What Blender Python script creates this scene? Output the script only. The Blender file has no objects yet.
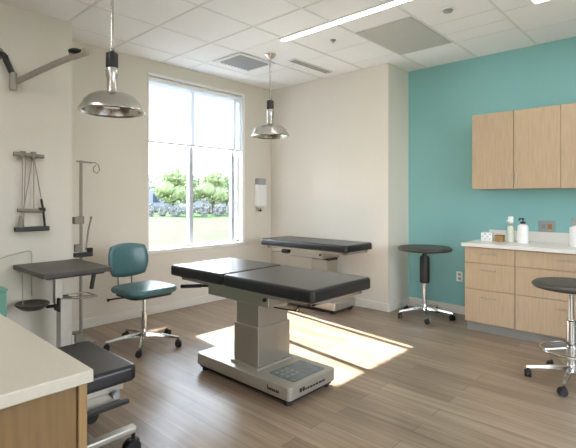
import bpy, bmesh, math, random
from mathutils import Vector, Matrix
R = math.radians
random.seed(7)
SC = bpy.context.scene
COL = SC.collection

# ------------------------------------------------------------------ colours and materials
def lin(h):
    h = h.lstrip('#'); o = []
    for i in (0, 2, 4):
        c = int(h[i:i+2], 16) / 255
        o.append(c / 12.92 if c <= .04045 else ((c + .055) / 1.055) ** 2.4)
    return (*o, 1)

def mat(name, col, rough=.5, metal=0.0, var=.04, scale=8, bump=0, bscale=60, coat=0, stretch=None, spec=.5, sheen=0):
    """Principled material with a faint procedural mottling of its own colour."""
    m = bpy.data.materials.new(name); m.use_nodes = True
    nt = m.node_tree; b = nt.nodes['Principled BSDF']
    tc = nt.nodes.new('ShaderNodeTexCoord'); mp = nt.nodes.new('ShaderNodeMapping')
    nt.links.new(tc.outputs['Object'], mp.inputs['Vector'])
    if stretch: mp.inputs['Scale'].default_value = stretch
    n = nt.nodes.new('ShaderNodeTexNoise'); n.inputs['Scale'].default_value = scale; n.inputs['Detail'].default_value = 4
    nt.links.new(mp.outputs['Vector'], n.inputs['Vector'])
    r = nt.nodes.new('ShaderNodeValToRGB'); c = lin(col)
    r.color_ramp.elements[0].position = .3; r.color_ramp.elements[1].position = .7
    r.color_ramp.elements[0].color = (c[0]*(1-var), c[1]*(1-var), c[2]*(1-var), 1)
    r.color_ramp.elements[1].color = (min(1, c[0]*(1+var)), min(1, c[1]*(1+var)), min(1, c[2]*(1+var)), 1)
    nt.links.new(n.outputs['Fac'], r.inputs['Fac']); nt.links.new(r.outputs['Color'], b.inputs['Base Color'])
    b.inputs['Roughness'].default_value = rough; b.inputs['Metallic'].default_value = metal
    b.inputs['Specular IOR Level'].default_value = spec
    if coat: b.inputs['Coat Weight'].default_value = coat; b.inputs['Coat Roughness'].default_value = .12
    if bump:
        n2 = nt.nodes.new('ShaderNodeTexNoise'); n2.inputs['Scale'].default_value = bscale; n2.inputs['Detail'].default_value = 3
        nt.links.new(mp.outputs['Vector'], n2.inputs['Vector'])
        bm = nt.nodes.new('ShaderNodeBump'); bm.inputs['Strength'].default_value = bump; bm.inputs['Distance'].default_value = .002
        nt.links.new(n2.outputs['Fac'], bm.inputs['Height']); nt.links.new(bm.outputs['Normal'], b.inputs['Normal'])
    return m

def emit(name, col, strength):
    m = bpy.data.materials.new(name); m.use_nodes = True
    b = m.node_tree.nodes['Principled BSDF']
    b.inputs['Base Color'].default_value = lin(col); b.inputs['Emission Color'].default_value = lin(col)
    b.inputs['Emission Strength'].default_value = strength
    return m

M = {}
M['wall'] = mat('cream_wall_paint', '#dcd5c9', .75, var=.012, scale=2, bump=.05, bscale=200)
M['teal_wall'] = mat('teal_wall_paint', '#8abdbc', .7, var=.015, scale=2, bump=.05, bscale=200)
M['base'] = mat('baseboard_paint', '#e2ddd3', .5, var=.01)
M['ceiling'] = mat('ceiling_tile', '#f1f0ee', .85, var=.02, scale=60, bump=.15, bscale=180)
M['grid'] = mat('ceiling_grid_metal', '#e2e1de', .6, var=.01)
M['white_trim'] = mat('white_window_trim', '#eeeeec', .4, var=.01)
M['alu'] = mat('window_aluminium', '#c6cdd8', .45, .2, var=.01)
M['steel'] = mat('brushed_steel', '#b4ada2', .34, .8, var=.03, scale=30, stretch=(1, 1, 12))
M['base_steel'] = mat('satin_steel_plate', '#b7b2a8', .3, .65, var=.03, scale=20)
M['chrome'] = mat('chrome', '#d4d4d2', .16, 1, var=.01)
M['lampmetal'] = mat('spun_aluminium', '#c8c5bf', .24, 1, var=.03, scale=20)
M['vinyl'] = mat('black_vinyl', '#1c1b1d', .33, var=.06, scale=40, bump=.08, bscale=240, coat=.25, spec=.45)
M['vinyl2'] = mat('charcoal_brown_vinyl', '#443e3a', .42, var=.06, scale=40, bump=.1, bscale=240)
M['teal'] = mat('teal_vinyl', '#436c71', .36, var=.06, scale=25, bump=.1, bscale=240, coat=.2)
M['tealpaint'] = mat('teal_laminate', '#6aa392', .5, var=.02)
M['black'] = mat('black_plastic', '#211f1e', .45, var=.05)
M['rubber'] = mat('caster_rubber', '#1b1b1d', .6, var=.05)
M['darkplate'] = mat('dark_keypad', '#6d7372', .3, var=.25, scale=22)
M['quartz'] = mat('cream_worktop', '#bfb7a8', .3, var=.03, scale=120)
M['quartz2'] = mat('white_worktop', '#e3dfd8', .25, var=.02, scale=120)
M['white'] = mat('white_plastic', '#ecebea', .35, var=.01)
M['greyplastic'] = mat('grey_plastic', '#9a9c9c', .45, var=.02)
M['ventgrey'] = mat('vent_grey_metal', '#9a9a97', .6, 0, var=.02)
M['ventdark'] = mat('vent_inner_grey', '#8f8f8c', .7, var=.02)
M['toe'] = mat('toe_kick_metal', '#a9a7a3', .4, .5, var=.03, stretch=(1, 1, 10))
M['card'] = mat('brown_cardboard', '#a07a48', .8, var=.1, scale=30)
M['clear'] = mat('frosted_bottle', '#cfd3c2', .2, var=.02)
M['cord'] = mat('grey_cord', '#958d81', .7, var=.05)
M['armgrey'] = mat('grey_painted_metal', '#a39c90', .5, .2, var=.03)
M['greybar'] = mat('grey_foam', '#8b8378', .7, var=.06)
M['trunk'] = mat('tree_bark', '#4a443c', .9, var=.15)
M['leaf_light'] = mat('light_green_leaves', '#7e8762', .8, var=.25, scale=3, spec=.1)
M['leaf_mid'] = mat('mid_green_leaves', '#6d7a5c', .8, var=.25, scale=3, spec=.1)
M['leaf_blue'] = mat('blue_green_leaves', '#757471', .8, var=.2, scale=3, spec=.1)
M['lawn'] = mat('lawn_grass', '#3f5430', .95, var=.12, scale=1.5, spec=.05)
M['bounce_paving'] = mat('bounce_paving_concrete', '#bdb8ae', .85, var=.05, scale=1.5)
M['house'] = mat('pale_house_wall', '#7c7e88', .8, var=.05, spec=.1)
M['roof'] = mat('slate_roof', '#646c7e', .8, var=.1)
M['houseglass'] = mat('house_window_glass', '#343a48', .2, var=.05)

def wood(name, col, dark, scale=(22, 22, 1.6)):
    m = mat(name, col, .45, var=.08, scale=3, stretch=scale)
    nt = m.node_tree
    r = [n for n in nt.nodes if n.type == 'VALTORGB'][0]
    r.color_ramp.elements[0].color = lin(dark); r.color_ramp.elements[1].color = lin(col)
    return m
M['wood'] = wood('maple_laminate', '#bea68a', '#b29a7d')
M['wood2'] = wood('oak_end_panel', '#7d613d', '#705636')

def floor_mat():
    m = bpy.data.materials.new('vinyl_plank_floor'); m.use_nodes = True
    nt = m.node_tree; N = nt.nodes; L = nt.links; b = N['Principled BSDF']
    tc = N.new('ShaderNodeTexCoord')
    br = N.new('ShaderNodeTexBrick'); br.offset = .37; br.offset_frequency = 2
    br.inputs['Scale'].default_value = 1; br.inputs['Brick Width'].default_value = 1.22; br.inputs['Row Height'].default_value = .125
    br.inputs['Mortar Size'].default_value = .0022; br.inputs['Mortar Smooth'].default_value = .1; br.inputs['Bias'].default_value = 0
    br.inputs['Color1'].default_value = lin('#a5907a'); br.inputs['Color2'].default_value = lin('#8a7662'); br.inputs['Mortar'].default_value = lin('#6f6051')
    L.new(tc.outputs['Object'], br.inputs['Vector'])
    # long grain streaks along the plank
    mp = N.new('ShaderNodeMapping'); mp.inputs['Scale'].default_value = (.9, 17, 1)
    L.new(tc.outputs['Object'], mp.inputs['Vector'])
    n = N.new('ShaderNodeTexNoise'); n.inputs['Scale'].default_value = 1.6; n.inputs['Detail'].default_value = 5; n.inputs['Roughness'].default_value = .6
    L.new(mp.outputs['Vector'], n.inputs['Vector'])
    r = N.new('ShaderNodeValToRGB'); r.color_ramp.elements[0].position = .36; r.color_ramp.elements[1].position = .66
    r.color_ramp.elements[0].color = (.66, .65, .64, 1); r.color_ramp.elements[1].color = (1.1, 1.1, 1.1, 1)
    L.new(n.outputs['Fac'], r.inputs['Fac'])
    mx = N.new('ShaderNodeMix'); mx.data_type = 'RGBA'; mx.blend_type = 'MULTIPLY'; mx.inputs[0].default_value = .85
    L.new(br.outputs['Color'], mx.inputs[6]); L.new(r.outputs['Color'], mx.inputs[7])
    L.new(mx.outputs[2], b.inputs['Base Color'])
    b.inputs['Roughness'].default_value = .29; b.inputs['Specular IOR Level'].default_value = .5
    bp = N.new('ShaderNodeBump'); bp.inputs['Strength'].default_value = .12; bp.inputs['Distance'].default_value = .002
    L.new(n.outputs['Fac'], bp.inputs['Height']); L.new(bp.outputs['Normal'], b.inputs['Normal'])
    return m
M['floor'] = floor_mat()

def glass_mat():
    m = bpy.data.materials.new('window_glass'); m.use_nodes = True
    nt = m.node_tree; nt.nodes.clear()
    o = nt.nodes.new('ShaderNodeOutputMaterial'); t = nt.nodes.new('ShaderNodeBsdfTransparent'); g = nt.nodes.new('ShaderNodeBsdfGlossy')
    g.inputs['Roughness'].default_value = .02; t.inputs['Color'].default_value = (.97, .98, .98, 1)
    f = nt.nodes.new('ShaderNodeFresnel'); f.inputs['IOR'].default_value = 1.35
    x = nt.nodes.new('ShaderNodeMixShader')
    nt.links.new(f.outputs[0], x.inputs[0]); nt.links.new(t.outputs[0], x.inputs[1]); nt.links.new(g.outputs[0], x.inputs[2])
    nt.links.new(x.outputs[0], o.inputs['Surface'])
    return m
M['glass'] = glass_mat()

def blind_mat():
    m = bpy.data.materials.new('roller_blind_fabric'); m.use_nodes = True
    nt = m.node_tree; nt.nodes.clear(); N = nt.nodes; L = nt.links
    o = N.new('ShaderNodeOutputMaterial')
    d = N.new('ShaderNodeBsdfDiffuse'); d.inputs['Color'].default_value = (.85, .86, .88, 1)
    t = N.new('ShaderNodeBsdfTranslucent'); t.inputs['Color'].default_value = (.66, .71, .78, 1)
    tr = N.new('ShaderNodeBsdfTransparent')
    w = N.new('ShaderNodeTexWave'); w.inputs['Scale'].default_value = 120; w.bands_direction = 'Z'
    tc = N.new('ShaderNodeTexCoord'); L.new(tc.outputs['Object'], w.inputs['Vector'])
    mr = N.new('ShaderNodeMapRange'); mr.inputs['To Min'].default_value = .42; mr.inputs['To Max'].default_value = .5
    L.new(w.outputs['Fac'], mr.inputs['Value'])
    a = N.new('ShaderNodeMixShader'); L.new(mr.outputs[0], a.inputs[0]); L.new(d.outputs[0], a.inputs[1]); L.new(t.outputs[0], a.inputs[2])
    b = N.new('ShaderNodeMixShader'); b.inputs[0].default_value = .05; L.new(a.outputs[0], b.inputs[1]); L.new(tr.outputs[0], b.inputs[2])
    L.new(b.outputs[0], o.inputs['Surface'])
    return m
M['blind'] = blind_mat()
M['strip_light'] = emit('strip_diffuser_lit', '#fffaf0', 9)
M['panel_light'] = emit('panel_diffuser_lit', '#fffdfa', 9)

# ------------------------------------------------------------------ mesh builder
class MB:
    def __init__(s): s.bm = bmesh.new()
    def _add(s, t, mtx=None):
        if mtx is not None: bmesh.ops.transform(t, matrix=mtx, verts=t.verts)
        me = bpy.data.meshes.new('tmp'); t.to_mesh(me); t.free()
        s.bm.from_mesh(me); bpy.data.meshes.remove(me); return s
    def box(s, x0, x1, y0, y1, z0, z1, bev=0, seg=3, mtx=None):
        t = bmesh.new(); bmesh.ops.create_cube(t, size=1)
        bmesh.ops.scale(t, vec=(abs(x1-x0), abs(y1-y0), abs(z1-z0)), verts=t.verts)
        bmesh.ops.translate(t, vec=((x0+x1)/2, (y0+y1)/2, (z0+z1)/2), verts=t.verts)
        if bev: bmesh.ops.bevel(t, geom=t.edges[:], offset=bev, segments=seg, affect='EDGES', profile=.5)
        return s._add(t, mtx)
    def cyl(s, p0, p1, r, r2=None, seg=24):
        p0, p1 = Vector(p0), Vector(p1); v = p1 - p0; t = bmesh.new()
        bmesh.ops.create_cone(t, cap_ends=True, segments=seg, radius1=r, radius2=r if r2 is None else r2, depth=v.length)
        q = Vector((0, 0, 1)).rotation_difference(v.normalized())
        return s._add(t, Matrix.Translation((p0+p1)/2) @ q.to_matrix().to_4x4())
    def lathe(s, prof, c=(0, 0, 0), seg=48, mtx=None):
        t = bmesh.new(); rings = []
        for r, z in prof:
            if r < 1e-6: rings.append([t.verts.new((c[0], c[1], c[2]+z))])
            else: rings.append([t.verts.new((c[0]+r*math.cos(2*math.pi*k/seg), c[1]+r*math.sin(2*math.pi*k/seg), c[2]+z)) for k in range(seg)])
        for a, b in zip(rings, rings[1:]):
            for k in range(seg):
                k2 = (k+1) % seg
                if len(a) == 1 and len(b) == 1: continue
                if len(a) == 1: t.faces.new((a[0], b[k], b[k2]))
                elif len(b) == 1: t.faces.new((a[k], b[0], a[k2]))
                else: t.faces.new((a[k], b[k], b[k2], a[k2]))
        bmesh.ops.recalc_face_normals(t, faces=t.faces)
        return s._add(t, mtx)
    def tube(s, pts, r, seg=12, closed=False):
        pts = [Vector(p) for p in pts]; t = bmesh.new(); rings = []; n = len(pts); up = None
        for i, p in enumerate(pts):
            a = pts[(i-1) % n] if (closed or i > 0) else p
            b = pts[(i+1) % n] if (closed or i < n-1) else p
            d = (b-a).normalized()
            if up is None:
                up = Vector((0, 0, 1)) if abs(d.z) < .9 else Vector((1, 0, 0))
            u = (up - d*up.dot(d)).normalized(); w = d.cross(u); up = u
            rings.append([t.verts.new(p + u*r*math.cos(2*math.pi*k/seg) + w*r*math.sin(2*math.pi*k/seg)) for k in range(seg)])
        m = n if closed else n-1
        for i in range(m):
            a, b = rings[i], rings[(i+1) % n]
            for k in range(seg): t.faces.new((a[k], a[(k+1) % seg], b[(k+1) % seg], b[k]))
        if not closed: t.faces.new(rings[0][::-1]); t.faces.new(rings[-1])
        bmesh.ops.recalc_face_normals(t, faces=t.faces)
        return s._add(t)
    def sphere(s, c, r, sc=(1, 1, 1), sub=3):
        t = bmesh.new(); bmesh.ops.create_icosphere(t, subdivisions=sub, radius=r)
        bmesh.ops.scale(t, vec=sc, verts=t.verts); bmesh.ops.translate(t, vec=c, verts=t.verts)
        return s._add(t)
    def slab(s, outline, z0, z1, bev=0, seg=3, mtx=None):
        """extrude a 2D outline (x, y) between two heights"""
        t = bmesh.new(); vs = [t.verts.new((x, y, z0)) for x, y in outline]
        f = t.faces.new(vs); e = bmesh.ops.extrude_face_region(t, geom=[f])
        bmesh.ops.translate(t, vec=(0, 0, z1-z0), verts=[v for v in e['geom'] if isinstance(v, bmesh.types.BMVert)])
        bmesh.ops.recalc_face_normals(t, faces=t.faces)
        if bev:
            ed = [x for x in t.edges if len(x.link_faces) == 2 and abs(x.verts[0].co.z-x.verts[1].co.z) < 1e-6]
            bmesh.ops.bevel(t, geom=ed, offset=bev, segments=seg, affect='EDGES', profile=.5)
        return s._add(t, mtx)
    def build(s, name, m, parent=None, loc=(0, 0, 0), wn=True, sharp=35):
        me = bpy.data.meshes.new(name); s.bm.to_mesh(me); s.bm.free()
        me.materials.append(m)
        for p in me.polygons: p.use_smooth = True
        me.set_sharp_from_angle(angle=R(sharp))
        o = bpy.data.objects.new(name, me); COL.objects.link(o); o.location = loc
        if parent is not None: o.parent = parent
        if wn:
            w = o.modifiers.new('weighted', 'WEIGHTED_NORMAL'); w.keep_sharp = True
        return o

def rrect(x0, x1, y0, y1, r, n=6):
    pts = []
    for cx, cy, a in ((x1-r, y1-r, 0), (x0+r, y1-r, 90), (x0+r, y0+r, 180), (x1-r, y0+r, 270)):
        for k in range(n+1):
            t = R(a + 90*k/n); pts.append((cx+r*math.cos(t), cy+r*math.sin(t)))
    return pts

def tag(o, label=None, cat=None, group=None, kind=None):
    if label: o['label'] = label
    if cat: o['category'] = cat
    if group: o['group'] = group
    if kind: o['kind'] = kind
    return o

def thing(name, label, cat, loc=(0, 0, 0), rz=0, group=None):
    o = bpy.data.objects.new(name, None); COL.objects.link(o); o.location = loc; o.rotation_euler = (0, 0, rz)
    o.empty_display_size = .1
    return tag(o, label, cat, group)

def struct(name, mb, m, **k): return tag(mb.build(name, m, **k), kind='structure')

def copy_tree(o, parent=None):
    c = o.copy(); COL.objects.link(c); c.parent = parent
    for ch in list(o.children): copy_tree(ch, c)
    return c

# ------------------------------------------------------------------ room shell
H = 2.95; XL = -4.67; XN = -4.2; YT = 5.17; YB = 4.675; XC = -2.71; XR = 2.3; YF = -2.8; T = .13
WY0, WY1, WZ0, WZ1 = 2.675, 4.12, .73, 2.77
struct('floor', MB().box(XL-T, XR+T, YF-T, YT+T, -.12, 0), M['floor'], wn=False)
struct('ceiling', MB().box(XL-T, XR+T, YF-T, YT+T, H, H+.12), M['ceiling'], wn=False)
w = MB().box(XL-T, XL, 1.64, WY0, 0, H).box(XL-T, XL, WY1, YT+T, 0, H).box(XL-T, XL, WY0, WY1, 0, WZ0).box(XL-T, XL, WY0, WY1, WZ1, H)
struct('wall_left', w, M['wall'], wn=False)
struct('wall_near_left', MB().box(XL-T, XN, YF, 1.64, 0, H), M['wall'], wn=False)
struct('wall_back', MB().box(XL, XC, YB, YT+T, 0, H), M['wall'], wn=False)
struct('wall_teal', MB().box(XC, XR+T, YT, YT+T, 0, H), M['teal_wall'], wn=False)
struct('wall_right', MB().box(XR, XR+T, YF, .9, 0, H).box(XR, XR+T, 3.5, YT, 0, H).box(XR, XR+T, .9, 3.5, 0, .35).box(XR, XR+T, .9, 3.5, 2.75, H), M['wall'], wn=False)
struct('wall_front', MB().box(XL-T, -2.8, YF-T, YF, 0, H).box(-1.6, -.3, YF-T, YF, 0, H).box(-.3+2.1, XR+T, YF-T, YF, 0, H).box(-.3, 1.8, YF-T, YF, 0, .12).box(-.3, 1.8, YF-T, YF, 2.52, H).box(-2.8, -1.6, YF-T, YF, 0, H), M['wall'], wn=False)
def fill_window(name, loc, rz, L_):
    # unseen wide window, added to let in more daylight: frame, posts and panes
    wn_ = thing(name, None, None, loc, rz); wn_['kind'] = 'structure'
    f_ = MB().box(0, L_, -.06, 0, 0, .05, .004).box(0, L_, -.06, 0, 2.35, 2.4, .004)
    f_.box(0, .05, -.06, 0, .05, 2.35, .004).box(L_-.05, L_, -.06, 0, .05, 2.35, .004)
    f_.build('window_frame', M['white_trim'], wn_)
    n_ = 4
    for k in range(1, n_): MB().box(L_*k/n_-.025, L_*k/n_+.025, -.06, 0, .05, 2.35, .004).build('mullion', M['white_trim'], wn_)
    for k in range(n_): MB().box(L_*k/n_+(.05 if k == 0 else .025), L_*(k+1)/n_-(.05 if k == n_-1 else .025), -.034, -.028, .05, 2.35).build('glass_pane', M['glass'], wn_, wn=False)
fill_window('fill_window_3', (-.3, YF, .12), 0, 2.1)
fill_window('fill_window_2', (XR+.06, .9, .35), R(90), 2.6)
bh, bt = .1, .014
struct('baseboard_left', MB().box(XL, XL+bt, 1.64, YB, 0, bh, .004), M['base'])
struct('baseboard_near_left', MB().box(XN, XN+bt, YF, 1.64+bt, 0, bh, .004), M['base'])
struct('baseboard_back', MB().box(XL+bt, XC+bt, YB-bt, YB, 0, bh, .004), M['base'])
struct('baseboard_side', MB().box(XC, XC+bt, YB, YT, 0, bh, .004), M['base'])
struct('baseboard_teal', MB().box(XC+bt, -1.78, YT-bt, YT, 0, bh, .004), M['base'])

# ceiling grid: lay-in tees, a few millimetres proud of the tiles
g = MB(); tw = .010; gz = H-.004
for x in (-4.3, -3.7, -3.06, -2.46, -1.855, -1.25, -.64, -.03, .58, 1.19, 1.8):
    y1 = YB if x < XC else YT
    y0 = 1.64 if x < XN else YF
    g.box(x-tw, x+tw, y0, y1, gz, H)
g.box(XN, XR, 1.61-tw, 1.61+tw, gz, H)
for y in (-2.05, -1.44, -.83, -.22, .39, 1.0, 2.22, 2.83): g.box(XL if y > 1.7 else XN, XR, y-tw, y+tw, gz, H)
for x0, x1, ys in ((XL, -3.7, (3.2, 4.0)), (-3.7, -3.06, (3.21, 3.95)), (-3.06, -2.46, (3.21, 3.9, 4.4)), (-2.46, -1.855, (3.6, 4.5)), (-1.855, -1.25, (3.34, 3.95, 4.25, 4.53)), (-1.25, XR, (3.44, 4.06, 4.67))):
    for y in ys: g.box(x0, x1, y-tw*.6, y+tw*.6, gz+.002, H)
struct('trim_1', g, M['grid'], wn=False)

# ------------------------------------------------------------------ window_1
win = thing('window_1', None, None, (XL, (WY0+WY1)/2, WZ0)); win['kind'] = 'structure'
hw = (WY1-WY0)/2; hh = WZ1-WZ0; gx = -.10
fr = MB()
for a, b in ((-hw, -hw+.035), (hw-.035, hw)): fr.box(gx-.03, gx+.02, a, b, 0, hh, .004)
fr.box(gx-.03, gx+.02, -hw, hw, 0, .04, .004).box(gx-.03, gx+.02, -hw, hw, hh-.045, hh, .004)
tag(fr.build('window_frame', M['white_trim'], win))
my = 3.315-(WY0+WY1)/2
MB().box(gx-.035, gx+.03, my-.030, my+.030, .04, hh-.045, .006).build('mullion', M['alu'], win)
my2 = 4.005-(WY0+WY1)/2
MB().box(gx-.03, gx+.025, my2-.026, my2+.026, .04, hh-.045, .005).build('mullion', M['alu'], win)
for a, b in ((-hw+.035, my-.034), (my+.034, my2-.026), (my2+.026, hw-.035)):
    MB().box(gx-.008, gx-.002, a, b, .04, hh-.045).build('glass_pane', M['glass'], win, wn=False)
MB().box(gx+.02, .018, -hw-.0, hw+.0, -.0, .012, .003).build('window_sill', M['white_trim'], win)
MB().box(gx+.02, .002, hw-.012, hw+.0, .012, hh, .002).box(gx+.02, .002, -hw, -hw+.006, .012, hh, .002).build('jamb_liner', M['white_trim'], win)
cas = MB()
cas.box(.0, .006, hw, hw+.03, -.0, hh+.03, .002).box(0, .006, -hw-.012, -hw, 0, hh+.03, .002).box(0, .008, -hw-.012, hw+.03, hh, hh+.03, .002)
cas.box(0, .012, -hw-.02, hw+.035, -.03, 0, .003)
cas.build('window_casing', M['white_trim'], win)

bl = thing('roller_blind', 'white translucent roller blind pulled a third of the way down the window', 'blind', (XL-.035, (WY0+WY1)/2, 2.02))
MB().box(-.0012, .0012, -hw+.006, hw-.006, 0, WZ1-2.02-.045).build('blind_fabric', M['blind'], bl, wn=False)
MB().box(-.008, .008, -hw+.006, hw-.006, -.022, 0, .004).build('hem_bar', M['white'], bl)
MB().cyl((0, -hw+.004, WZ1-2.02-.03), (0, hw-.004, WZ1-2.02-.03), .024).build('roller_tube', M['white'], bl)

# ------------------------------------------------------------------ outdoors
GZ = -.3
struct('ground', MB().box(-160, 100, -90, 120, GZ-.2, GZ), M['lawn'], wn=False)
pv = MB()
pv.box(-11.3, XL-T-.03, -12, 16, GZ, GZ+.02).box(XL-T-.03, XR+T+.03, -9, YF-T-.03, GZ, GZ+.02).box(XR+T+.03, 12, -12, 16, GZ, GZ+.02)
struct('bounce_paving', pv, M['bounce_paving'], wn=False)  # pale ground hidden below the sill, added to bounce daylight onto the ceiling
def crown(mb, c, rad, hz, nb, nl, lsz):
    rnd = random.Random(int(c[0]*97+c[1]*31+nb))
    for k in range(nb):
        a = rnd.uniform(0, 6.28); q = rnd.uniform(.1, .75); zz = rnd.uniform(-.62, .72)
        rr = math.sqrt(max(.1, 1-zz*zz))*q
        t = bmesh.new(); bmesh.ops.create_icosphere(t, subdivisions=2, radius=rad*rnd.uniform(.28, .42))
        for v in t.verts: v.co *= rnd.uniform(.82, 1.2)
        bmesh.ops.translate(t, vec=(c[0]+rad*rr*math.cos(a), c[1]+rad*rr*math.sin(a), c[2]+hz*zz), verts=t.verts)
        mb._add(t)
    t = bmesh.new()
    for k in range(nl):
        a = rnd.uniform(0, 6.28); zz = rnd.uniform(-1, 1); q = rnd.uniform(.75, 1.08)*math.sqrt(max(0.03, 1-zz*zz))
        p = Vector((c[0]+rad*q*math.cos(a), c[1]+rad*q*math.sin(a), c[2]+hz*zz*1.02))
        u = Vector((rnd.gauss(0, 1), rnd.gauss(0, 1), rnd.gauss(0, 1))).normalized(); v = u.orthogonal().normalized()
        s_ = lsz*rnd.uniform(.6, 1.3)
        t.faces.new([t.verts.new(p+u*s_), t.verts.new(p+v*s_*.5), t.verts.new(p-u*s_), t.verts.new(p-v*s_*.5)])
    mb._add(t)
def tree(x, y, top, rad, m, label):
    t = thing('tree', label, 'tree', (x, y, GZ), group='pale trees across the lawn')
    hgt = top-GZ; hz = hgt*.38
    k = MB(); k.tube([(0, 0, 0), (.05, .03, hgt*.3), (0, .06, hgt*.62)], .12, 8)
    for a in (0, 2.1, 4.2): k.tube([(0, 0, hgt*.28), (rad*.45*math.cos(a), rad*.45*math.sin(a), hgt*.6)], .05, 6)
    k.build('trunk', M['trunk'], t)
    c = MB(); crown(c, (0, 0, hgt-hz), rad, hz, 16, 520, .16); c.build('crown', m, t, wn=False, sharp=180)
    return t
tree(-36.6, 23.5, 4.1, 1.9, M['leaf_light'], 'light green broad tree at the left, seen through the window left of its mullion')
tree(-43.5, 30.0, 4.0, 1.8, M['leaf_mid'], 'darker green tree farther back, partly hidden by the window mullion')
tree(-35.6, 27.4, 4.0, 1.95, M['leaf_light'], 'light green rounded tree seen through the right side of the window')
tree(-40.5, 33.2, 3.9, 1.7, M['leaf_mid'], 'pale tree farthest right, behind the narrow right-hand window pane')
hg = MB()
for k in range(26):
    crown(hg, (0, -6+.48*k, .42), .5, .42, 3, 50, .09)
tag(hg.build('hedge', M['leaf_blue'], None, (-38.3, 26.2, GZ), wn=False, sharp=180), 'low bluish hedge running along the back of the lawn', 'hedge').rotation_euler = (0, 0, R(-43))
bushes = [(-36.28, 20.92, .85, .42, 'bluish bush at the far left end of the bush row on the lawn'),
          (-35.45, 21.7, .7, .38, 'low bluish bush second from the left in the row on the lawn'),
          (-34.56, 22.51, .62, .5, 'low bluish bush third from the left, under the light green tree'),
          (-33.7, 23.33, 1.0, .42, 'bluish bush seen just right of the window mullion'),
          (-32.7, 24.26, 1.25, .42, 'tallest bluish bush, right of the window mullion'),
          (-31.8, 25.1, .7, .38, 'low bluish bush right of the tallest bush'),
          (-31.0, 25.95, .85, .42, 'bluish bush at the far right end of the bush row on the lawn')]
for x, y, top, rad, lb in bushes:
    t = MB(); crown(t, (0, 0, (top-GZ)*.5), rad*1.1, (top-GZ)*.52, 9, 220, .1)
    o = t.build('bush', M['leaf_blue'], None, (x, y, GZ), wn=False, sharp=180)
    tag(o, lb, 'bush', 'bushes along the far edge of the lawn')
ho = thing('house', 'pale bluish house with slate roof beyond the lawn at the window left edge', 'house', (-61.5, 33.8, GZ), R(-10))
MB().box(-3.5, 3.5, -5, 4.6, 0, 3.3).build('house_wall', M['house'], ho, wn=False)
rf = MB().slab([(-3.9, 0), (0, 1.9), (3.9, 0)], -5.2, 4.8, mtx=Matrix.Translation((0, 0, 3.3)) @ Matrix.Rotation(R(90), 4, 'X') @ Matrix.Scale(-1, 4, (0, 0, 1)))
rf.build('roof', M['roof'], ho, wn=False)
for yy in (-3.6, -1.2, 1.2, 3.2):
    MB().box(3.5, 3.56, yy-.5, yy+.5, 1.0, 2.3, .02).build('house_window', M['houseglass'], ho)
ho2 = thing('house', 'low grey-blue house behind the right-hand trees beyond the lawn', 'house', (-50, 41, GZ), R(-30))
MB().box(-3, 3, -6, 6, 0, 1.7).build('house_wall', M['house'], ho2, wn=False)
MB().slab([(-3.4, 0), (0, 1.1), (3.4, 0)], -6.2, 6.2, mtx=Matrix.Translation((0, 0, 1.7)) @ Matrix.Rotation(R(90), 4, 'X')).build('roof', M['roof'], ho2, wn=False)

# ------------------------------------------------------------------ ceiling fittings
o = thing('strip_light', 'long thin lit strip light recessed in the ceiling', 'ceiling light', (-2.24, 3.25, H))
MB().box(-.85, .85, -.042, .042, -.014, -.001, .003).build('light_housing', M['white'], o)
MB().box(-.84, .84, -.03, .03, -.019, -.013, .002).build('light_diffuser', M['strip_light'], o)
def panel(x, y, label, sx=.28, sy=.28):
    o = thing('ceiling_light_panel', label, 'ceiling light', (x, y, H), group='lit square ceiling panels')
    f = MB()
    f.box(-sx-.018, sx+.018, -sy-.018, -sy, -.014, -.001).box(-sx-.018, sx+.018, sy, sy+.018, -.014, -.001)
    f.box(-sx-.018, -sx, -sy, sy, -.014, -.001).box(sx, sx+.018, -sy, sy, -.014, -.001)
    f.build('light_frame', M['white'], o)
    MB().box(-sx, sx, -sy, sy, -.01, -.001).build('light_diffuser', M['panel_light'], o)
panel(-.71, 3.76, 'lit square ceiling panel at the top right edge of the photo')
panel(.89, 2.0, 'added lit square fill panel above the right of the room')  # from here on, out-of-view panels added to brighten the room
panel(-2.76, .08, 'added lit square fill panel above the near counter')
panel(-1.55, -1.13, 'added lit square fill panel behind the viewer')
panel(.89, -1.13, 'added lit square fill panel in the rear right of the room')
o = thing('ceiling_light_panel', 'large grey unlit rectangular panel in the ceiling in front of the teal wall', 'ceiling panel', (-2.158, 4.05, H))
MB().box(-.29, .29, -.44, .44, -.009, -.001, .002).build('light_diffuser', mat('unlit_grey_diffuser', '#bfbdb5', .35, var=.02), o)

o = thing('air_vent', 'square louvred grey air vent in the ceiling near the window', 'air vent', (-3.93, 3.49, H))
f = MB(); f.box(-.24, .24, -.28, -.225, -.012, -.001).box(-.24, .24, .225, .28, -.012, -.001).box(-.24, -.185, -.225, .225, -.012, -.001).box(.185, .24, -.225, .225, -.012, -.001)
f.build('vent_frame', M['grid'], o)
f = MB()
for k in range(9):
    y = -.2+.05*k
    f.box(-.185, .185, -.019, .019, -.0015, .0015, mtx=Matrix.Translation((0, y, -.014)) @ Matrix.Rotation(R(-28), 4, 'X'))
f.build('vent_louvre', M['ventgrey'], o)
MB().box(-.185, .185, -.225, .225, -.004, -.001).build('vent_backing', M['ventdark'], o)
o = thing('slot_diffuser', 'narrow grey slot diffuser in the ceiling right of the far pendant lamp', 'air vent', (-3.46, 4.15, H))
MB().box(-.055, .055, -.36, .36, -.01, -.001, .002).build('vent_frame', M['grid'], o)
f = MB(); f.box(-.038, -.006, -.34, .34, -.013, -.009).box(.006, .038, -.34, .34, -.013, -.009); f.build('vent_slot', M['ventgrey'], o)
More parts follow.
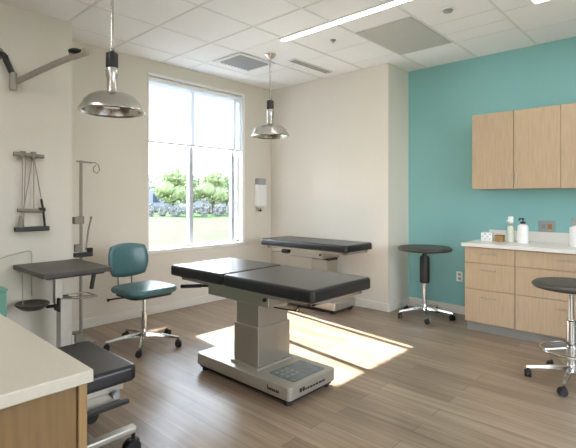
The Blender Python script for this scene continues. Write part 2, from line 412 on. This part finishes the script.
o = thing('smoke_detector', 'small white square ceiling detector in front of the teal wall', 'smoke detector', (-1.56, 3.67, H))
MB().box(-.055, .055, -.055, .055, -.018, -.001, .006).build('detector_base', M['white'], o)
MB().lathe([(0, -.036), (.03, -.034), (.04, -.026), (.042, -.017)]).build('detector_dome', M['greyplastic'], o)
o = thing('sprinkler_head', 'tiny grey sprinkler head in the ceiling between lamp and strip light', 'sprinkler', (-2.727, 3.616, H))
MB().lathe([(0, -.012), (.02, -.011), (.03, -.001)]).build('sprinkler_plate', M['ventgrey'], o)
MB().cyl((0, 0, -.012), (0, 0, -.028), .006).build('sprinkler_pin', M['ventgrey'], o)

# ------------------------------------------------------------------ pendant lamps
def pendant(loc, zrim, label, s=1.0):
    o = thing('pendant_lamp', label, 'pendant lamp', (loc[0], loc[1], H), group='domed metal examination lamps')
    b = zrim-H
    MB().lathe([(0, -.001), (.06, -.001), (.06, -.012), (.02, -.05), (0, -.05)]).build('ceiling_mount', M['lampmetal'], o)
    MB().cyl((0, 0, -.04), (0, 0, b+.43), .010).build('rod', M['lampmetal'], o)
    MB().sphere((0, 0, b+.425), .019).cyl((-.028, 0, b+.425), (.028, 0, b+.425), .008).build('swivel_joint', M['lampmetal'], o)
    MB().lathe([(0, b+.405), (.036, b+.405), (.040, b+.398), (.040, b+.312), (.036, b+.305), (0, b+.305)]).build('grip', M['black'], o)
    MB().lathe([(0, b+.306), (.035, b+.306), (.040, b+.29), (.040, b+.25), (.034, b+.235), (.033, b+.15), (.05, b+.125)]).build('neck', M['lampmetal'], o)
    d = [(.03, b+.145), (.06, b+.14), (.105, b+.128), (.15, b+.105), (.178, b+.078), (.19, b+.05), (.197, b+.045), (.212, b+.02), (.212, b+.008), (.205, b+.002),
         (.188, b+.012), (.176, b+.06), (.14, b+.092), (.09, b+.108), (0, b+.112)]
    MB().lathe(d, seg=64).build('lamp_shade', M['lampmetal'], o)
    MB().lathe([(0, b+.03), (.05, b+.032), (.07, b+.05), (.07, b+.1)]).build('lamp_reflector', M['chrome'], o)
    for k in range(3):
        a = 2.1*k+.4
        MB().sphere((.125*math.cos(a), .125*math.sin(a), b+.075), .03, (1, 1, .6), 2).build('bulb', M['white'], o)
pendant((-2.94, 1.41), 1.93, 'large silver domed pendant lamp nearer the viewer, left of the window')
pendant((-3.51, 3.50), 2.03, 'smaller-looking far silver domed pendant lamp hanging right of the window')

# ------------------------------------------------------------------ exam tables
def exam_table(loc, label, near):
    o = thing('exam_table', label, 'exam table', loc, group='padded examination tables')
    X0, X1 = (-.785, .74) if near else (-.78, .61)
    Y0, Y1 = -.31, .345
    if not near: Y0, Y1 = -.29, .27
    zt = .80 if near else .82; th = .085; seam = -.11 if near else None
    z0 = zt-th
    if near:
        MB().slab(rrect(X0, seam-.004, Y0, Y1, .035), z0, zt, .022, 4).build('head_cushion', M['vinyl'], o)
        MB().slab(rrect(seam+.004, X1, Y0, Y1, .035), z0, zt, .022, 4).build('seat_cushion', M['vinyl'], o)
        for a, b, nm in ((X0, seam-.004, 0), (seam+.004, X1, 1)):
            pts = [(x, y, z0+.012) for x, y in rrect(a-.001, b+.001, Y0-.001, Y1+.001, .045)]
            MB().tube(pts, .0035, 6, True).build('piping', M['black'], o)
    else:
        MB().slab(rrect(X0, X1, Y0, Y1, .05), z0, zt, .022, 4).build('seat_cushion', M['vinyl'], o)
        pts = [(x, y, z0+.012) for x, y in rrect(X0-.001, X1+.001, Y0-.001, Y1+.001, .05)]
        MB().tube(pts, .0035, 6, True).build('piping', M['black'], o)
    # frame rails under the cushions
    fx0, fx1 = X0+.10, X1-.05
    MB().box(fx0, fx1, Y0+.05, Y0+.10, z0-.03, z0, .005).box(fx0, fx1, Y1-.10, Y1-.05, z0-.03, z0, .005)\
        .box(fx0, fx0+.04, Y0+.05, Y1-.05, z0-.03, z0, .005).box(fx1-.04, fx1, Y0+.05, Y1-.05, z0-.03, z0, .005)\
        .box(fx0+.02, fx1-.02, Y0+.08, Y1-.08, z0-.012, z0-.002).build('top_frame', M['steel'], o)
    cx0, cx1 = (-.40, .27) if near else (-.30, .20)
    MB().box(cx0, cx1, Y0+.10, Y1-.12, z0-.115, z0-.02, .008).build('lift_housing', M['steel'], o)
    k = MB().cyl((cx1-.03, Y0+.10, z0-.062), (cx1-.03, Y0+.085, z0-.062), .014); k.build('release_knob', M['black'], o)
    kx = -.13 if near else -.02
    MB().box(kx, kx+.25, Y0+.17, Y1-.20, z0-.135, z0-.11).build('column_gap', M['black'], o)
    MB().box(kx, kx+.24, Y0+.16, Y1-.19, .40, z0-.130, .006).build('upper_column', M['steel'], o)
    MB().box(kx-.012, kx+.252, Y0+.145, Y1-.175, .145, .425, .008).build('lower_column', M['steel'], o)
    MB().box(kx-.03, kx+.27, Y0+.125, Y1-.155, .128, .148, .006).build('column_skirt', M['base_steel'], o)
    bx0, bx1, by0, by1 = (-.50, .50, -.25, .245) if near else (-.52, .40, -.22, .22)
    MB().slab(rrect(bx0, bx1, by0, by1, .03), .045, .132, .008, 3).build('table_base', M['base_steel'], o)
    MB().slab(rrect(bx0+.015, bx1-.015, by0+.015, by1-.015, .03), .028, .046).build('base_skirt', M['black'], o)
    for fx in (bx0+.06, bx1-.06):
        for fy in (by0+.05, by1-.05):
            MB().lathe([(0, 0), (.026, 0), (.026, .022), (.014, .03), (.014, .05), (0, .05)], (fx, fy, 0), 20).build('foot', M['rubber'], o)
    # hand lever reaching out under the head end
    l = MB()
    if near: l.tube([(-.40, -.05, z0-.075), (-.55, -.10, z0-.085), (-.64, -.12, z0-.095)], .012)
    else: l.tube([(-.28, -.12, z0-.05), (-.40, -.20, z0-.06), (-.56, -.27, z0-.075)], .008)
    le = l.build('lever', M['steel'] if not near else M['black'], o)
    g = MB()
    if near: g.tube([(-.62, -.115, z0-.092), (-.80, -.165, z0-.115), (-.82, -.17, z0-.117)], .017)
    else: g.box(-.44, -.33, -.235, -.165, z0-.085, z0-.035, .015)
    g.build('lever_grip', M['black'], le)
    if near:
        p = MB().slab(rrect(.22, .455, -.155, .175, .012), .130, .1375, .003, 2).build('keypad', M['darkplate'], o)
        for i in range(3):
            for j in range(3): MB().box(.25+.05*i, .275+.05*i, -.13+.05*j, -.105+.05*j, .137, .1395, .001).build('key', M['greyplastic'], p)
        # worn wordmarks, too small to read: a run of uneven dark strokes
        q = MB(); x = .30
        for k, wd in enumerate((.008, .014, .012, .016, .013, .015, .010)):
            hgt = .030 if k == 0 else .017
            q.box(x, x+wd, by0-.0015, by0+.001, .076, .076+hgt); x += wd+.0035
        q.build('wordmark', M['black'], o)
        q = MB(); y = -.15
        for k, wd in enumerate((.022, .022, .012, .02, .028, .02, .026, .03, .03)):
            hgt = .026 if k < 2 else .013
            q.box(bx1-.001, bx1+.0015, y, y+wd, .078, .078+hgt); y += wd+.007
        q.build('wordmark', M['black'], o)
        cb = MB().tube([(.27, .05, z0-.06), (.36, .02, z0-.11), (.33, .0, z0-.16), (.12, .0, z0-.17)], .006); cb.build('cable', M['black'], o)
    return o
exam_table((-2.42, 2.335, 0), 'black padded exam table in the middle of the room on a steel pedestal', True)
exam_table((-3.48, 4.335, 0), 'black padded exam table standing against the back cream wall', False)

# ------------------------------------------------------------------ seating with five-star bases
def caster(parent, x, y, a, rw=.027, dark=True):
    c = MB(); c.cyl((x, y, .045), (x, y, .085), .009)
    c.box(-.012, .012, -.022, .022, .03, .058, .008, mtx=Matrix.Translation((x, y, 0)) @ Matrix.Rotation(a, 4, 'Z'))
    co = c.build('caster', M['black'], parent)
    wv = Vector((math.cos(a+R(90)), math.sin(a+R(90)), 0))
    off = Vector((math.cos(a), math.sin(a), 0))*-.012
    for s in (-1, 1):
        p = Vector((x, y, rw)) + off + wv*s*.013
        k = MB().cyl(p-wv*.009, p+wv*.009, rw, seg=24); k.build('wheel', M['rubber'], co)

def star_base(o, r, a0, hubz=.105, pr=.014):
    hub = MB().lathe([(0, hubz-.03), (.032, hubz-.03), (.034, hubz+.02), (.024, hubz+.05), (0, hubz+.05)]); hub.build('hub', M['chrome'], o)
    for k in range(5):
        a = a0+k*2*math.pi/5; c, s = math.cos(a), math.sin(a)
        t = bmesh.new(); rings = []
        for d, z, wd, hh_ in ((.02, hubz, .021, .018), (r*.5, hubz-.004, .017, .013), (r*.9, hubz-.020, .013, .009), (r+.012, hubz-.026, .012, .008)):
            rings.append([t.verts.new((c*d - s*u, s*d + c*u, z+v)) for u, v in ((-wd, -hh_), (wd, -hh_), (wd*.8, hh_), (-wd*.8, hh_))])
        for p, q in zip(rings, rings[1:]):
            for i in range(4): t.faces.new((p[i], p[(i+1) % 4], q[(i+1) % 4], q[i]))
        t.faces.new(rings[0][::-1]); t.faces.new(rings[-1]); bmesh.ops.recalc_face_normals(t, faces=t.faces)
        bmesh.ops.bevel(t, geom=t.edges[:], offset=.003, segments=2, affect='EDGES')
        MB()._add(t).build('leg', M['chrome'], o)
        caster(o, c*r, s*r, a+R(90)+k*.7)

def stool(loc, label, zs, rad, a0, sleeve, ring, br):
    o = thing('stool', label, 'stool', loc, group='round wheeled stools')
    th = .05
    MB().lathe([(0, zs-th), (rad*.8, zs-th), (rad*.95, zs-th+.008), (rad, zs-th+.026), (rad*.985, zs-.014), (rad*.93, zs-.003), (rad*.7, zs+.001), (0, zs+.002)], seg=64).build('seat', M['vinyl2'], o)
    MB().lathe([(0, zs-th-.02), (.075, zs-th-.02), (.10, zs-th), (0, zs-th)]).build('seat_plate', M['black'], o)
    if sleeve:
        MB().lathe([(0, sleeve), (.048, sleeve), (.054, sleeve+.012), (.054, zs-th-.075), (.045, zs-th-.055), (0, zs-th-.055)]).build('sleeve', M['black'], o)
        MB().cyl((0, 0, zs-th-.06), (0, 0, zs-th-.01), .028).build('stem', M['black'], o)
        MB().cyl((0, 0, .10), (0, 0, sleeve+.01), .023).build('gas_column', M['chrome'], o)
    else:
        MB().cyl((0, 0, .12), (0, 0, .44), .030).lathe([(0, .44), (.034, .44), (.034, .452), (.028, .46), (0, .46)]).build('column_sleeve', M['chrome'], o)
        MB().cyl((0, 0, .44), (0, 0, zs-th-.01), .019).build('gas_column', M['chrome'], o)
    if ring:
        zr, rr = ring
        fr = MB().tube([(rr*math.cos(2*math.pi*k/48), rr*math.sin(2*math.pi*k/48), zr) for k in range(48)], .011, 10, True).build('foot_ring', M['chrome'], o)
        sp = MB()
        for k in range(3):
            a = a0+.3+k*2.094
            sp.tube([(.03*math.cos(a), .03*math.sin(a), zr+.012), (rr*math.cos(a), rr*math.sin(a), zr)], .007, 8)
        sp.cyl((0, 0, zr-.02), (0, 0, zr+.03), .037)
        sp.build('ring_spokes', M['chrome'], fr)
    star_base(o, br, a0)
    return o
stool((-2.29, 4.75, 0), 'round dark stool with black column sleeve in the corner by the teal wall', .80, .30, R(-57), .39, None, .29)
stool((-.69, 3.79, 0), 'round dark stool with chrome foot ring in front of the drawer cabinet', .735, .255, R(200), None, (.24, .20), .28)

ch = thing('task_chair', 'teal upholstered wheeled task chair below the window', 'chair', (-3.745, 2.10, 0))
def cushion(x0, x1, y0, y1, z0, z1, r, bev, dome=0.0):
    return MB().slab(rrect(x0, x1, y0, y1, r, 8), z0, z1, bev, 5)
s = cushion(-.24, .24, -.24, .24, -.0+.490, .545, .11, .026).build('seat', M['teal'], ch)
MB().slab(rrect(-.20, .20, -.20, .20, .08), .465, .493).build('seat_pan', M['black'], ch)
# backrest: a curved padded panel wrapping slightly around the sitter
def backrest():
    t = bmesh.new(); ny, nz = 20, 14; W_, Hh = .205, .162; F_, B_ = [], []
    for j in range(nz+1):
        v = -1+2*j/nz; fr_, bk = [], []
        for i in range(ny+1):
            u = -1+2*i/ny
            # squircle mapping for rounded corners
            uu = u*math.sqrt(1-.30*v*v); vv = v*math.sqrt(1-.30*u*u)
            e = max(abs(u), abs(v)); thk = .030*math.sqrt(max(0, 1-e**6))
            y = W_*uu*(1.0+.03*vv); z = .752+Hh*vv; x = -.315+.05*uu*uu-.03*(vv+1)*.5
            fr_.append(t.verts.new((x+thk, y, z))); bk.append(t.verts.new((x-thk*.7-.002, y, z)))
        F_.append(fr_); B_.append(bk)
    for j in range(nz):
        for i in range(ny):
            t.faces.new((F_[j][i], F_[j][i+1], F_[j+1][i+1], F_[j+1][i])); t.faces.new((B_[j][i], B_[j+1][i], B_[j+1][i+1], B_[j][i+1]))
    for i in range(ny):
        t.faces.new((F_[0][i], B_[0][i], B_[0][i+1], F_[0][i+1])); t.faces.new((F_[nz][i], F_[nz][i+1], B_[nz][i+1], B_[nz][i]))
    for j in range(nz):
        t.faces.new((F_[j][0], F_[j+1][0], B_[j+1][0], B_[j][0])); t.faces.new((F_[j][ny], B_[j][ny], B_[j+1][ny], F_[j+1][ny]))
    bmesh.ops.recalc_face_normals(t, faces=t.faces)
    return MB()._add(t)
backrest().build('backrest', M['teal'], ch, wn=False, sharp=70)
for sy in (-1, 1):
    MB().tube([(-.12, .07*sy, .455), (-.27, .07*sy, .445), (-.355, .07*sy, .48), (-.368, .07*sy, .56), (-.36, .07*sy, .73)], .008).build('back_support', M['chrome'], ch)
MB().tube([(-.05, -.10, .45), (-.13, -.20, .44), (-.17, -.25, .43)], .007).sphere((-.172, -.255, .428), .014, sub=2).build('height_lever', M['black'], ch)
MB().cyl((0, 0, .30), (0, 0, .458), .016).build('gas_column', M['chrome'], ch)
MB().cyl((0, 0, .10), (0, 0, .31), .024).build('column_sleeve', M['chrome'], ch)
star_base(ch, .32, R(-35))

# ------------------------------------------------------------------ small therapy table against the near wall
tb = thing('therapy_table', 'small dark-topped adjustable table on a grey column by the near left wall', 'table', (-3.80, 1.405, 0))
MB().slab(rrect(-.345, .345, -.26, .26, .012), .765, .80, .006, 3).build('tabletop', M['vinyl2'], tb)
MB().box(-.30, .30, -.21, .21, .748, .767).build('top_frame', M['black'], tb)
MB().box(-.035, .02, -.06, .00, .50, .74, .004).build('inner_column', M['steel'], tb)
MB().box(-.045, .045, -.03, .065, .045, .54, .006).build('outer_column', M['base_steel'], tb)
MB().box(-.055, -.045, -.045, .07, .44, .55, .003).box(-.055, .055, -.045, -.031, .44, .55, .003).build('clamp_collar', M['black'], tb)
MB().box(-.22, .20, -.20, .22, .012, .045, .008).build('table_base', M['base_steel'], tb)
for fx in (-.18, .16):
    for fy in (-.16, .18): MB().cyl((fx, fy, 0), (fx, fy, .014), .02).build('foot', M['rubber'], tb)
wr = MB().tube([(.04, .0, .54), (.12, .10, .535), (.10, .24, .53), (-.05, .22, .545), (-.05, .06, .55)], .006).tube([(.0, .03, .545), (.11, .20, .533)], .004).tube([(.0, .12, .545), (.10, .22, .535)], .004)
wr.build('wire_shelf', M['steel'], tb)
tr = MB().lathe([(0, -.012), (.10, -.006), (.135, .016), (.155, .032), (.15, .040), (.10, .026), (0, .018)], seg=32, mtx=Matrix.Translation((-.19, -.16, .455)) @ Matrix.Scale(.8, 4, (0, 1, 0)))
tr.build('side_tray', M['vinyl2'], tb)
MB().tube([(-.05, -.01, .47), (-.11, -.08, .463)], .014).build('tray_arm', M['black'], tb)
MB().cyl((-.23, -.22, .48), (-.23, -.22, .74), .005).build('tray_rod', M['steel'], tb)
MB().box(-.013, .013, -.013, .013, -.06, .06, .004, mtx=Matrix.Translation((.27, .13, .69)) @ Matrix.Rotation(R(-10), 4, 'X')).build('clamp_handle', M['black'], tb)

# wire bracket on the near wall, bending down behind the little table
MB_ = MB().tube([(-4.19, .90, .86), (-4.17, 1.02, .845), (-4.17, 1.12, .875), (-4.168, 1.27, .905), (-4.168, 1.292, .895), (-4.168, 1.295, .87), (-4.168, 1.295, .52)], .0055)
MB_.cyl((-4.2, .90, .86), (-4.185, .90, .86), .03)
tag(MB_.build('wire_bracket', M['steel']), 'thin bent wire bracket on the near left wall above the small table', 'bracket')

# ------------------------------------------------------------------ wheeled bench behind the counter
bn = thing('rolling_bench', 'black padded low bench on a wheeled metal frame beside the near counter', 'bench', (-2.46, .88, 0))
MB().slab(rrect(-.30, .295, -.29, .30, .04), .395, .48, .022, 4).build('cushion', M['vinyl'], bn)
MB().box(-.24, .235, -.25, .25, .345, .397, .006).build('top_frame', M['base_steel'], bn)
MB().box(.235, .262, -.25, .27, .272, .293, .004).build('side_rail', M['black'], bn); MB().box(-.26, -.235, -.25, .27, .272, .293, .004).build('side_rail', M['black'], bn)
MB().box(-.22, .22, -.22, .24, .255, .345, .005).build('lift_housing', M['steel'], bn)
MB().cyl((.235, .20, .335), (.262, .20, .335), .02).build('knob', M['greyplastic'], bn)
MB().box(-.07, .07, -.08, .08, .12, .26, .005).build('column', M['steel'], bn)
MB().box(.235, .285, -.28, .30, .115, .150, .008).box(-.26, -.20, -.28, .29, .115, .155, .008).box(-.2, .24, -.10, .10, .12, .145, .004).build('base_frame', M['base_steel'], bn)
for fx in (-.23, .272):
    for fy in (-.25, .285):
        c = MB().cyl((fx, fy, .075), (fx, fy, .118), .010).box(fx-.017, fx+.017, fy-.03, fy+.03, .055, .085, .008).build('caster', M['black'], bn)
        for sx in (-1, 1):
            MB().cyl((fx+sx*.014-.009, fy-.01, .043), (fx+sx*.014+.009, fy-.01, .043), .043, seg=28).build('wheel', M['rubber'], c)

# ------------------------------------------------------------------ near counter
cb = thing('counter_cabinet', 'wood-fronted counter cabinet in the bottom left foreground', 'cabinet', (-1.20, -.55, 0))
MB().box(-1.20, -.022, -1.03, 1.052, .0, .866, .002).build('cabinet_body', M['wood2'], cb)
MB().box(-.022, 0, -1.03, 1.030, .0, .866, .002).build('front_panel', M['wood2'], cb)
MB().box(-.02, .004, 1.034, 1.056, .0, .866, .002).build('corner_post', wood('pale_oak_edge', '#967850', '#8a6d47'), cb)
tag(MB().box(-2.45, -1.17, -1.62, .512, .8665, .90, .004).build('worktop', M['quartz']), 'cream worktop on the counter in the bottom left foreground', 'worktop')

tc_ = thing('storage_cabinet', 'low teal cabinet at the left edge beyond the near counter', 'cabinet', (-3.96, .78, 0))
MB().box(-.22, .20, -.25, .22, .03, .665, .004).build('cabinet_body', M['tealpaint'], tc_)
MB().box(-.23, .215, -.26, .226, .665, .68, .004).build('cabinet_top', M['tealpaint'], tc_)
MB().box(.20, .214, -.245, -.017, .06, .655, .003).build('door', M['tealpaint'], tc_)
MB().box(.20, .214, -.013, .215, .06, .655, .003).build('door', M['tealpaint'], tc_)
MB().box(-.2, .18, -.23, .2, 0, .03).build('plinth', M['black'], tc_)

# ------------------------------------------------------------------ drawer cabinets and worktop on the teal wall
def bar_handle(parent, p, L, axis='x', r=.005):
    x, y, z = p; h = MB()
    if axis == 'x':
        h.cyl((x-L/2, y-.028, z), (x+L/2, y-.028, z), r, seg=12)
        for s in (-1, 1): h.cyl((x+s*(L/2-.015), y-.028, z), (x+s*(L/2-.015), y+.001, z), r*.8, seg=10)
    else:
        h.cyl((x, y-.028, z-L/2), (x, y-.028, z+L/2), r, seg=12)
        for s in (-1, 1): h.cyl((x, y-.028, z+s*(L/2-.015)), (x, y+.001, z+s*(L/2-.015)), r*.8, seg=10)
    h.build('handle', M['steel'], parent)
YC = 4.56
def drawers(x0, x1, label, hx=0):
    w_ = x1-x0
    o = thing('drawer_cabinet', label, 'cabinet', (x0, YC, 0), group='drawer cabinets under the white worktop')
    MB().box(0.0005, w_-.0005, .02, YT-YC-.001, .10, .859).build('cabinet_body', M['wood'], o)
    MB().box(0.0005, w_-.0005, .065, .08, 0, .10).build('toe_kick', M['toe'], o)
    for z0, z1 in ((.702, .852), (.437, .698), (.104, .433)):
        d = MB().box(.003, w_-.003, 0, .019, z0, z1, .0015, 2).build('drawer', M['wood'], o)
        zh = z1-.055 if z1 > .8 else (z1-.065 if z1 > .5 else z1-.07)
        bar_handle(d, (w_*.5+hx, 0, zh), .15)
drawers(-1.765, -1.288, 'left-hand wooden three-drawer cabinet under the white worktop')
drawers(-1.288, -.42, 'wide wooden drawer cabinet behind the chrome-ring stool')
drawers(-.42, .45, 'wooden drawer cabinet farthest right, outside the photo')
tag(MB().box(-1.79, .47, 4.535, YT-.001, .860, .895, .004).box(-1.72, .47, YT-.022, YT-.001, .893, 1.0, .003).build('worktop', M['quartz2']), 'white worktop with low backsplash on the drawer cabinets', 'worktop')

def upper(x0, x1, label):
    w_ = x1-x0
    o = thing('wall_cabinet', label, 'cabinet', (x0, 4.83, 1.445), group='wooden wall cabinets on the teal wall')
    MB().box(.0005, w_-.0005, .02, YT-4.83-.001, 0, .785).build('cabinet_body', M['wood'], o)
    h = w_/2
    for a, b, hx in ((.0, h-.0015, h-.035), (h+.0015, w_, h+.035)):
        d = MB().box(a+.0015, b-.0015, 0, .019, .0, .785, .0015, 2).build('door', M['wood'], o)
        bar_handle(d, (hx, 0, .115), .12, 'z')
upper(-1.79, -.965, 'wooden two-door wall cabinet on the teal wall, left of the pair')
upper(-.965, -.14, 'wooden wall cabinet cut off by the right edge of the photo')

# items on the worktop (z .895)
ZW = .8955
bx = thing('tissue_box', 'small white patterned box at the left end of the white worktop', 'box', (-1.66, 4.93, ZW))
MB().box(-.055, .055, -.05, .05, 0, .09, .004).build('box_body', M['white'], bx)
q = MB()
for i in range(4):
    for j in range(3):
        if (i+j) % 2: q.box(-.048+.025*i, -.028+.025*i, -.0512, -.0495, .012+.025*j, .03+.025*j)
q.build('box_pattern', mat('pale_grey_print', '#c3c9c6', .6), bx)
bx = thing('cardboard_box', 'small brown cardboard box beside the white box on the worktop', 'box', (-1.54, 4.93, ZW))
MB().box(-.04, .04, -.035, .035, 0, .060, .002).build('box_body', M['card'], bx)
MB().box(-.042, .042, -.037, .037, .060, .067, .002).build('box_lid', mat('dark_brown_card', '#6d5433', .8), bx)
def bottle(loc, label, body, capm, r, h, pump, name='pump_bottle'):
    o = thing(name, label, 'bottle', loc, group='bottles on the white worktop')
    MB().lathe([(0, 0), (r*.93, 0), (r, .006), (r, h*.80), (r*.92, h*.90), (r*.5, h*.98), (r*.42, h), (0, h)], seg=32).build('bottle_body', body, o)
    if pump:
        k = MB().lathe([(0, h), (r*.5, h), (r*.5, h+.022), (.006, h+.024), (.006, h+.045), (0, h+.045)], seg=24)
        k.box(-.038, .012, -.010, .010, h+.043, h+.056, .004).box(-.040, -.030, -.006, .006, h+.028, h+.05, .003)
        k.build('pump', capm, o)
    else:
        MB().lathe([(0, h), (r*.72, h), (r*.72, h+.05), (r*.6, h+.06), (0, h+.06)], seg=24).build('cap', capm, o)
bottle((-1.43, 4.92, ZW), 'pale translucent bottle with white pump head on the worktop', M['clear'], M['white'], .037, .175, True)
sp = MB().box(-.024, .024, -.015, .015, .20, .265, .008); sp.build('sprayer_head', M['white'], bpy.data.objects['pump_bottle'])
MB().lathe([(0, .17), (.021, .17), (.021, .195), (0, .195)], seg=24).build('collar', M['greyplastic'], bpy.data.objects['pump_bottle'])
bottle((-1.31, 4.90, ZW), 'white bottle with black pump left of the wall socket', M['white'], M['black'], .050, .195, True)
bottle((-.85, 4.86, ZW), 'white bottle with grey cap at the right edge above the stool', M['white'], M['greyplastic'], .05, .20, False, 'bottle')

# ------------------------------------------------------------------ wall fittings
so = thing('wall_socket', 'grey socket plate on the teal wall above the worktop', 'socket', (-1.155, YT, 1.06))
MB().box(-.075, .075, -.012, -.0005, -.06, .06, .004).build('cover_plate', M['greyplastic'], so)
for x in (-.03, .028):
    MB().box(x-.02, x+.02, -.016, -.011, -.028, .022, .003).build('socket_face', M['ventdark'] if x < 0 else M['card'], so)
so = thing('power_outlet', 'white double power outlet low on the teal wall beside the corner stool', 'outlet', (-2.058, YT, .435))
MB().box(-.037, .037, -.007, -.0005, -.058, .058, .003).build('cover_plate', M['white'], so)
for z in (-.024, .024): MB().box(-.015, .015, -.010, -.006, z-.014, z+.014, .003).build('socket_face', M['greyplastic'], so)
di = thing('soap_dispenser', 'white dispenser box with grey top on the wall right of the window', 'dispenser', (XL, 4.42, 1.20))
MB().box(-.001, .085, -.085, .085, .03, .34, .012).build('dispenser_body', M['white'], di)
MB().box(.0005, .08, -.075, .075, .345, .43, .01).build('dispenser_lid', M['greyplastic'], di)
MB().box(.001, .06, -.05, .05, .0, .03, .006).build('drip_guard', M['clear'], di)
MB().sphere((.04, 0, -.03), .022, (1, 1, .6), 2).cyl((.04, 0, -.03), (.04, 0, .0), .007).build('nozzle', M['black'], di)

# pulley exerciser on the near wall
pu = thing('pulley_exerciser', 'hanging pulley exerciser with grey bars and black stirrup on the near left wall', 'exerciser', (XN, 1.27, 1.05))
bar = MB().tube([(.06, -.12, .665), (.06, .11, .655)], .017)
for y in (-.09, .085): bar.cyl((.0005, y, .66), (.06, y, .66), .009)
for y in (-.05, .03): bar.cyl((.06, y, .632), (.06, y, .69), .022)
bar.build('top_bar', M['greybar'], pu)
cords = [((-.055, .65), (-.055, .09)), ((-.03, .65), (-.045, .05)), ((.025, .65), (-.045, .20)), ((.03, .65), (.035, .20)), ((.03, .65), (.105, .22))]
for a, b in cords: MB().tube([(.06, a[0], a[1]), (.06, (a[0]+b[0])/2, (a[1]+b[1])/2), (.055, b[0], b[1])], .0042, 6).build('cord', M['cord'], pu)
MB().tube([(.06, -.09, .20), (.06, .0, .195), (.06, .10, .19)], .017).build('lower_bar', M['greybar'], pu)
st = MB().box(.03, .075, -.11, .155, .02, .058, .006); sto = st.build('stirrup', M['black'], pu)
MB().tube([(.06, .09, .29), (.06, .105, .20), (.06, .12, .05)], .010).build('stirrup_strap', M['black'], pu)
MB().lathe([(0, 0), (.028, 0), (.008, .10), (0, .10)], seg=12, mtx=Matrix.Translation((.055, -.065, .055))).build('cord_clip', M['greybar'], pu)
MB().cyl((.06, .07, .20), (.06, .12, .20), .018).build('strap_knob', M['black'], pu)

# jointed wall arm
ar = thing('swing_bracket', 'grey swinging metal arm with black grip high on the near left wall', 'wall bracket', (XN, 1.15, 2.31))
MB().tube([(.05, 0, -.07), (.05, 0, .07)], .030).build('elbow', M['armgrey'], ar)
MB().tube([(.05, .0, .05), (.055, -.05, .16), (.05, -.06, .20)], .024).tube([(.05, -.06, .20), (.01, -.10, .22), (.0015, -.10, .22)], .022).build('grip', M['black'], ar)
MB().cyl((.0005, -.10, .22), (.012, -.10, .22), .05).build('wall_plate', M['greybar'], ar)
MB().tube([(.05, .02, .0), (.36, .23, .14), (.54, .38, .225)], .024, 10).box(-.075, .075, -.03, .03, -.026, .026, .01, mtx=Matrix.Translation((.50, .35, .21)) @ Matrix.Rotation(R(36), 4, 'Z') @ Matrix.Rotation(R(-16), 4, 'Y')).build('arm_tube', M['armgrey'], ar)
MB().sphere((.485, .335, .226), .065, (1, 1, .38), 3).build('end_cap', M['black'], ar)

# pole with hook in the wall recess
ip = thing('hook_pole', 'tall thin metal pole with a hooked top standing beside the near wall corner', 'pole', (-4.24, 1.735, 0))
MB().cyl((0, 0, .012), (0, 0, 1.70), .014).build('pole', M['cord'], ip)
MB().box(-.10, .10, -.07, .10, 0, .014, .004).build('base_plate', M['steel'], ip)
MB().box(-.06, .02, -.055, .02, .014, .09, .006).build('foot_block', M['greybar'], ip)
hk = MB().tube([(0, -.04, 1.69), (0, .0, 1.69), (0, .10, 1.685)], .009)
hk.tube([(0, .10, 1.685), (.0, .13, 1.69), (0, .165, 1.665), (0, .175, 1.62), (0, .15, 1.585), (0, .12, 1.60), (0, .115, 1.64), (0, .14, 1.66)], .0055, 8)
hk.build('hook', M['cord'], ip)
MB().cyl((0, 0, 1.11), (0, 0, 1.18), .028).box(-.03, .03, -.07, .0, 1.11, 1.175, .008).build('pole_clamp', M['greybar'], ip)
MB().box(-.02, .02, -.06, .0, .85, .92, .006).build('pole_clamp', M['greybar'], ip)
MB().tube([(.02, .035, .86), (.02, .06, 1.05), (.02, .085, 1.16)], .008).sphere((.02, .085, 1.165), .013, sub=2).build('pole_lever', M['greybar'], ip)
MB().box(-.03, .03, -.06, .10, .80, .84, .006).box(-.02, .03, .06, .10, .84, .88, .005).build('dark_clamp', M['black'], ip)

# ------------------------------------------------------------------ daylight, sun, camera
wd = bpy.data.worlds.new('daylight'); SC.world = wd; wd.use_nodes = True
nt = wd.node_tree; bg = nt.nodes['Background']
tc = nt.nodes.new('ShaderNodeTexCoord'); sp = nt.nodes.new('ShaderNodeSeparateXYZ'); rp = nt.nodes.new('ShaderNodeValToRGB')
nt.links.new(tc.outputs['Generated'], sp.inputs[0]); nt.links.new(sp.outputs['Z'], rp.inputs['Fac']); nt.links.new(rp.outputs['Color'], bg.inputs['Color'])
rp.color_ramp.elements[0].position = 0; rp.color_ramp.elements[0].color = (.94, .965, 1, 1)
rp.color_ramp.elements[1].position = .8; rp.color_ramp.elements[1].color = (.55, .74, 1, 1)
bg.inputs['Strength'].default_value = 6.5
sl = bpy.data.lights.new('sun', 'SUN'); sl.energy = 26; sl.angle = R(.6); sl.color = (1, .985, .965)
so_ = bpy.data.objects.new('sun', sl); COL.objects.link(so_)
so_.rotation_euler = Vector((1, -.12, -.715)).to_track_quat('-Z', 'Y').to_euler(); so_.location = (-12, 4, 9)

cd = bpy.data.cameras.new('camera'); co = bpy.data.objects.new('camera', cd); COL.objects.link(co)
co.location = (0, 0, 1.35); co.rotation_euler = (R(90), 0, R(42.8))
cd.sensor_width = 36; cd.lens = 445/576*36; cd.shift_y = -26/576; cd.clip_start = .05; cd.clip_end = 400
SC.camera = co
vs = SC.view_settings; vs.view_transform = 'Standard'; vs.look = 'None'; vs.gamma = 1; vs.use_curve_mapping = False
vs.exposure = .70
